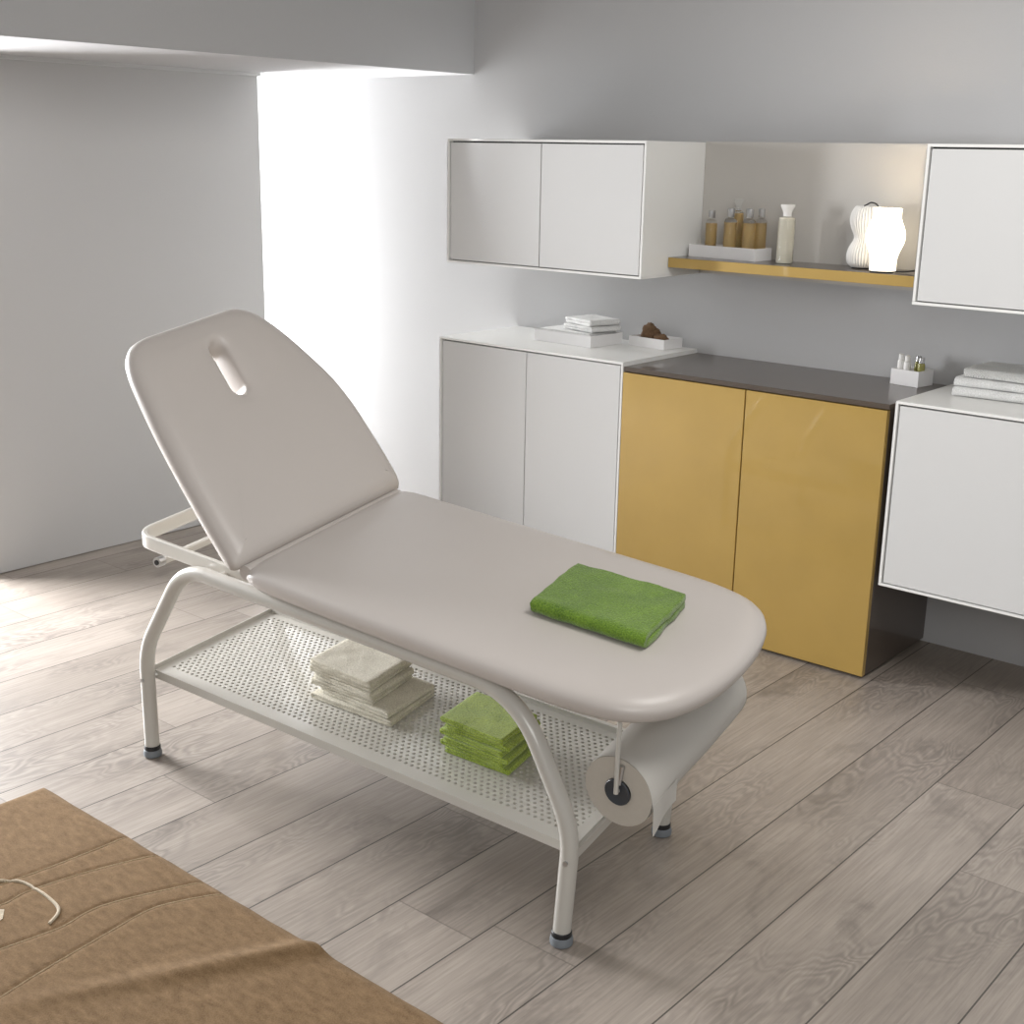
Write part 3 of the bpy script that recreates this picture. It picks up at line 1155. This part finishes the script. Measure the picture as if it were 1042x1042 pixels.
def towel(name, label, group, mat, cx, cy, z0, wx, wy, layers, t, mapper, **k):
    g = towel_geo(cx, cy, z0, wx, wy, layers, t, mapper, **k)
    o = obj(name, g, mat, loc=mapper(cx, cy, z0), smooth=True, sharp=70)
    return tag(o, label, 'towel', group)


# green towel on the couch
o = towel('folded_towel', 'deep green terry towel folded on the seat of the massage couch', None, M['green'], 1.428, 0.318, ZT+0.0035,
          0.235, 0.315, 2, 0.0200, BM, rz=pi/2+0.02, seed=3, jit=0.003, fold_left=False)
# woven border band across it
# cream pile on the lower shelf
ZS = 0.2625
GC = 'cream towels piled on the couch shelf'
spots = [(0.665, 0.300, 0.29, 0.225, 'cream folded towel at the very bottom of the cream pile on the lower shelf'),
         (0.672, 0.306, 0.255, 0.22, 'cream folded towel second from the bottom of the pile, sticking out to the right'),
         (0.625, 0.298, 0.222, 0.205, 'cream folded towel third from the bottom of the cream pile'),
         (0.630, 0.293, 0.218, 0.200, 'cream folded towel fourth from the bottom of the cream pile'),
         (0.622, 0.296, 0.222, 0.205, 'cream folded towel just under the top one of the cream pile'),
         (0.626, 0.292, 0.226, 0.210, 'cream folded towel on top of the cream pile on the lower shelf')]
z = ZS+0.0005
for i, (cx, cy, a, b, lb) in enumerate(spots):
    towel('folded_towel', lb, GC, M['cream'], cx, cy, z, a, b, 2, 0.0090, BM, rz=0.03*((-1)**i), seed=20+i, jit=0.0022, fold_left=bool(i % 2))
    z += 0.0192
GG = 'light green towels piled on the couch shelf'
names = ['at the very bottom', 'second from the bottom', 'third from the bottom', 'fourth from the bottom', 'second from the top', 'on top']
z = ZS+0.0005
for i in range(6):
    towel('folded_towel', 'light green folded towel %s of the green pile beside the cream pile' % names[i], GG, M['green2'],
          1.108+0.004*((-1)**i), 0.262+0.003*((-1)**(i//2)), z, 0.200, 0.165+0.003*(i % 3), 2, 0.0080, BM, rz=0.025*((-1)**i), seed=40+i, jit=0.0018, fold_left=bool((i+1) % 2))
    z += 0.0166


# ------------------------------------------------------------------ things on the cabinets
def open_tray(label, group, c, w_, d_, h, rz):
    o = obj('tray', tray(c, w_, d_, h, rz), M['tray'], loc=c, bevel=0.0008)
    return tag(o, label, 'tray', group)


GT = 'small white card trays'
ZC = 0.9875
# boxed towels on the left white cabinet
open_tray('largest white tray holding towels on the left low cabinet', GT, (-3.285, 4.305, ZC), 0.31, 0.205, 0.047, radians(-3))
GW = 'white towels in the large tray'
towel('folded_towel', 'white towel lying flat at the bottom of the large white tray', GW, M['whitet'], -3.283, 4.305, ZC+0.006, 0.262, 0.172, 3, 0.0160, ident, rz=radians(-3), seed=61, jit=0.002, fold_left=True)
towel('folded_towel', 'small white towel in the middle of the pile in the large tray', GW, M['whitet'], -3.225, 4.315, ZC+0.057, 0.175, 0.150, 2, 0.0115, ident, rz=radians(-14), seed=62, jit=0.003, fold_left=True)
towel('folded_towel', 'small white towel on top of the pile in the large tray', GW, M['whitet'], -3.225, 4.320, ZC+0.081, 0.165, 0.145, 2, 0.0120, ident, rz=radians(-18), seed=63, jit=0.004, fold_left=True)
# tray with dried fruit
tc = (-2.985, 4.435, ZC)
open_tray('white tray with brown dried fruit beside the boxed towels', GT, tc, 0.185, 0.120, 0.040, radians(-5))
GS = 'brown dried fruit pieces in the tray'


def lump(c, rx, ry, rz_, seed, label):
    V, F = [], []
    nu, nv = 22, 14
    for j in range(nv+1):
        ph = pi*j/nv
        for i in range(nu):
            a = 2*pi*i/nu
            d_ = Vector((sin(ph)*cos(a), sin(ph)*sin(a), cos(ph)))
            q = 1+0.30*noise.noise(d_*2.2+Vector((seed, 0, 0)))+0.16*noise.noise(d_*6+Vector((0, seed, 0)))
            V.append((c[0]+d_.x*rx*q, c[1]+d_.y*ry*q, c[2]+rz_+d_.z*rz_*q))
    for j in range(nv):
        for i in range(nu):
            k = (i+1) % nu
            F.append((j*nu+i, j*nu+k, (j+1)*nu+k, (j+1)*nu+i))
    o = obj('dried_fruit', (V, F), M['sponge'], loc=c, smooth=True, sharp=90)
    return tag(o, label, 'dried fruit', GS)


lump((-3.022, 4.440, ZC+0.012), 0.032, 0.034, 0.038, 1.7, 'taller brown dried fruit piece at the left of the tray')
lump((-2.955, 4.428, ZC+0.010), 0.030, 0.032, 0.022, 4.1, 'flatter brown dried fruit piece at the right of the tray')
lump((-2.996, 4.452, ZC+0.036), 0.020, 0.020, 0.017, 8.4, 'small dark dried fruit piece on top between the two others')

# toiletries tray on the gold cabinet
zg = gz+0.0005
bc = (-1.879, 4.427, zg)
open_tray('white tray of small toiletries on the brown top of the gold cabinet', GT, bc, 0.112, 0.095, 0.056, radians(-9))


def mini_bottle(c, r, h, mat, label, flat=False):
    root = thing('toiletry_bottle', c, label, 'bottle', 'toiletries in the small tray')
    obj('body', lathe(c, [(r*0.9, 0), (r, 0.003), (r, h*0.72), (r*0.9, h*0.78), (r*0.55, h*0.80)], 20), mat, root, smooth=True)
    obj('cap', lathe((c[0], c[1], c[2]+h*0.80), [(r*0.8, 0), (r*0.8, h*0.19), (r*0.7, h*0.2)], 20), M['cap'] if mat is M['olive'] else M['ceramic'], root, smooth=True)


mini_bottle((-1.919, 4.417, zg+0.006), 0.0125, 0.100, M['ceramic'], 'white tube at the left front of the toiletries tray')
mini_bottle((-1.889, 4.402, zg+0.006), 0.0125, 0.098, M['ceramic'], 'white tube beside the olive bottles in the toiletries tray')
mini_bottle((-1.866, 4.442, zg+0.006), 0.0130, 0.096, M['olive'], 'olive coloured bottle in the middle of the toiletries tray')
mini_bottle((-1.842, 4.412, zg+0.006), 0.0130, 0.095, M['olive'], 'olive coloured bottle at the right end of the toiletries tray')

# towels on the right white cabinet
GR = 'white towels on the right low cabinet'
towel('folded_towel', 'white towel at the bottom of the pile on the right low cabinet', GR, M['whitet'], -1.455, 4.350, ZC, 0.205, 0.40, 2, 0.0160, ident, rz=radians(94), seed=71, jit=0.002, fold_left=False)
towel('folded_towel', 'white towel in the middle of the pile on the right low cabinet', GR, M['whitet'], -1.460, 4.352, ZC+0.033, 0.205, 0.385, 2, 0.0150, ident, rz=radians(93), seed=72, jit=0.002, fold_left=False)
towel('folded_towel', 'white waffle-weave towel on top of the pile on the right low cabinet', GR, M['waffle'], -1.435, 4.345, ZC+0.064, 0.195, 0.37, 2, 0.0160, ident, rz=radians(89), seed=73, jit=0.004, fold_left=False)

# bottles on the shelf
open_tray('white tray holding amber bottles on the gold edged shelf', GT, (-2.592, 4.318, SHT), 0.305, 0.105, 0.045, radians(-5))


def oil_bottle(c, r, h, label, mat='amber', fill=0.70, group='amber bottles in the shelf tray', stopper=False):
    root = thing('glass_bottle', c, label, 'bottle', group)
    obj('liquid', lathe((c[0], c[1], c[2]+0.002), [(r*0.9, 0), (r*0.93, 0.002), (r*0.93, h*fill)], 28), M[mat], root, smooth=True)
    sh = h*0.80
    obj('glass', lathe(c, [(r*0.92, 0), (r, 0.003), (r, sh-0.012), (r*0.8, sh-0.003), (r*0.45, sh), (r*0.45, sh+0.006)], 28), M['glass'], root, smooth=True)
    if stopper:
        obj('stopper', lathe((c[0], c[1], c[2]+sh), [(r*0.5, 0), (r*0.5, 0.012), (r*0.62, 0.022), (r*0.85, h*0.17), (r*0.85, h*0.2)], 24), M['ceramic'] if mat == 'cream_liquid' else M['glass'], root, smooth=True)
    else:
        obj('cap', lathe((c[0], c[1], c[2]+sh+0.004), [(r*0.55, 0), (r*0.58, 0.002), (r*0.58, h*0.2-0.006), (r*0.5, h*0.2-0.004)], 24), M['cap'], root, smooth=True)


zb = SHT+0.006
oil_bottle((-2.688, 4.335, zb), 0.0215, 0.166, 'amber bottle standing alone at the left end of the shelf tray')
oil_bottle((-2.584, 4.300, zb), 0.0235, 0.178, 'amber bottle in front of the tall one in the shelf tray')
oil_bottle((-2.585, 4.352, zb), 0.0205, 0.212, 'tallest amber bottle at the back of the shelf tray', stopper=True, fill=0.74)
oil_bottle((-2.500, 4.292, zb), 0.0235, 0.180, 'amber bottle at the front right of the shelf tray')
oil_bottle((-2.480, 4.343, zb), 0.0215, 0.180, 'amber bottle at the back right corner of the shelf tray')
oil_bottle((-2.342, 4.285, SHT), 0.0300, 0.207, 'tall bottle of pale cream liquid standing right of the shelf tray', mat='cream_liquid', fill=0.77, group='bottles on the shelf', stopper=True)

# lamps
lc = (-1.936, 4.228, SHT)
lamp = thing('table_lamp', lc, 'lit opal glass table lamp with rounded belly on the gold shelf', 'lamp', 'vase shaped lamps on the shelf')
lp = catmull([(0.044, 0.006, 0), (0.045, 0.045, 0), (0.051, 0.068, 0), (0.063, 0.098, 0), (0.0655, 0.120, 0), (0.062, 0.143, 0), (0.051, 0.170, 0), (0.047, 0.185, 0), (0.0475, 0.212, 0)], 6)
prof = [(p.x, p.y) for p in lp]
prof += [(p[0]-0.004, p[1]) for p in prof[::-1]]
obj('lamp_shade', lathe(lc, prof, 48, cap=False), M['lit'], lamp, smooth=True, sharp=60)
obj('base', lathe(lc, [(0.040, 0), (0.0425, 0.002), (0.0425, 0.007), (0.02, 0.008), (0.012, 0.05)], 32), M['black'], lamp, smooth=True)
cord = catmull([(lc[0]+0.040, lc[1]+0.01, SHT+0.004), (lc[0]+0.08, lc[1]+0.03, SHT+0.006), (lc[0]+0.12, lc[1]+0.07, SHT+0.016), (lc[0]+0.155, lc[1]+0.11, SHT+0.030), (lc[0]+0.19, YS-0.006, SHT+0.045)], 8)
obj('cord', tube(cord, 0.0028, 8), M['cord'], lamp, smooth=True)
bl = bpy.data.lights.new('lamp_bulb', 'POINT')
bl.energy = 3.4
bl.color = (1.0, 0.82, 0.58)
bl.shadow_soft_size = 0.02
bo = bpy.data.objects.new('lamp_bulb', bl)
bo.location = (0, 0, 0.125)
bo.parent = lamp
COL.objects.link(bo)

vc = (-2.052, 4.322, SHT)
vase = thing('ribbed_lamp', vc, 'unlit white ribbed lamp with narrow waist behind the glowing lamp', 'lamp', 'vase shaped lamps on the shelf')
vp = catmull([(0.042, 0.004, 0), (0.056, 0.018, 0), (0.061, 0.042, 0), (0.056, 0.068, 0), (0.042, 0.095, 0), (0.041, 0.112, 0), (0.053, 0.140, 0), (0.0585, 0.165, 0), (0.055, 0.190, 0), (0.045, 0.208, 0), (0.040, 0.2125, 0)], 6)
prof = [(p.x, p.y) for p in vp]
prof += [(0.036, 0.211), (0.034, 0.205), (0.034, 0.05), (0.002, 0.045)]
obj('body', lathe(vc, prof, 180, ribs=36, rib=0.09), M['ceramic'], vase, smooth=True, sharp=70)
obj('base', lathe(vc, [(0.038, 0), (0.040, 0.003), (0.036, 0.006)], 32), M['black'], vase, smooth=True)
cc = catmull([(vc[0]-0.015, vc[1], SHT+0.213), (vc[0]+0.0, vc[1]-0.01, SHT+0.218), (vc[0]+0.015, vc[1]-0.012, SHT+0.225), (vc[0]+0.03, vc[1]-0.010, SHT+0.222), (vc[0]+0.037, vc[1]-0.003, SHT+0.213), (vc[0]+0.030, vc[1]+0.01, SHT+0.19)], 6)
obj('cord', tube(cc, 0.0025, 8), M['cord'], vase, smooth=True)
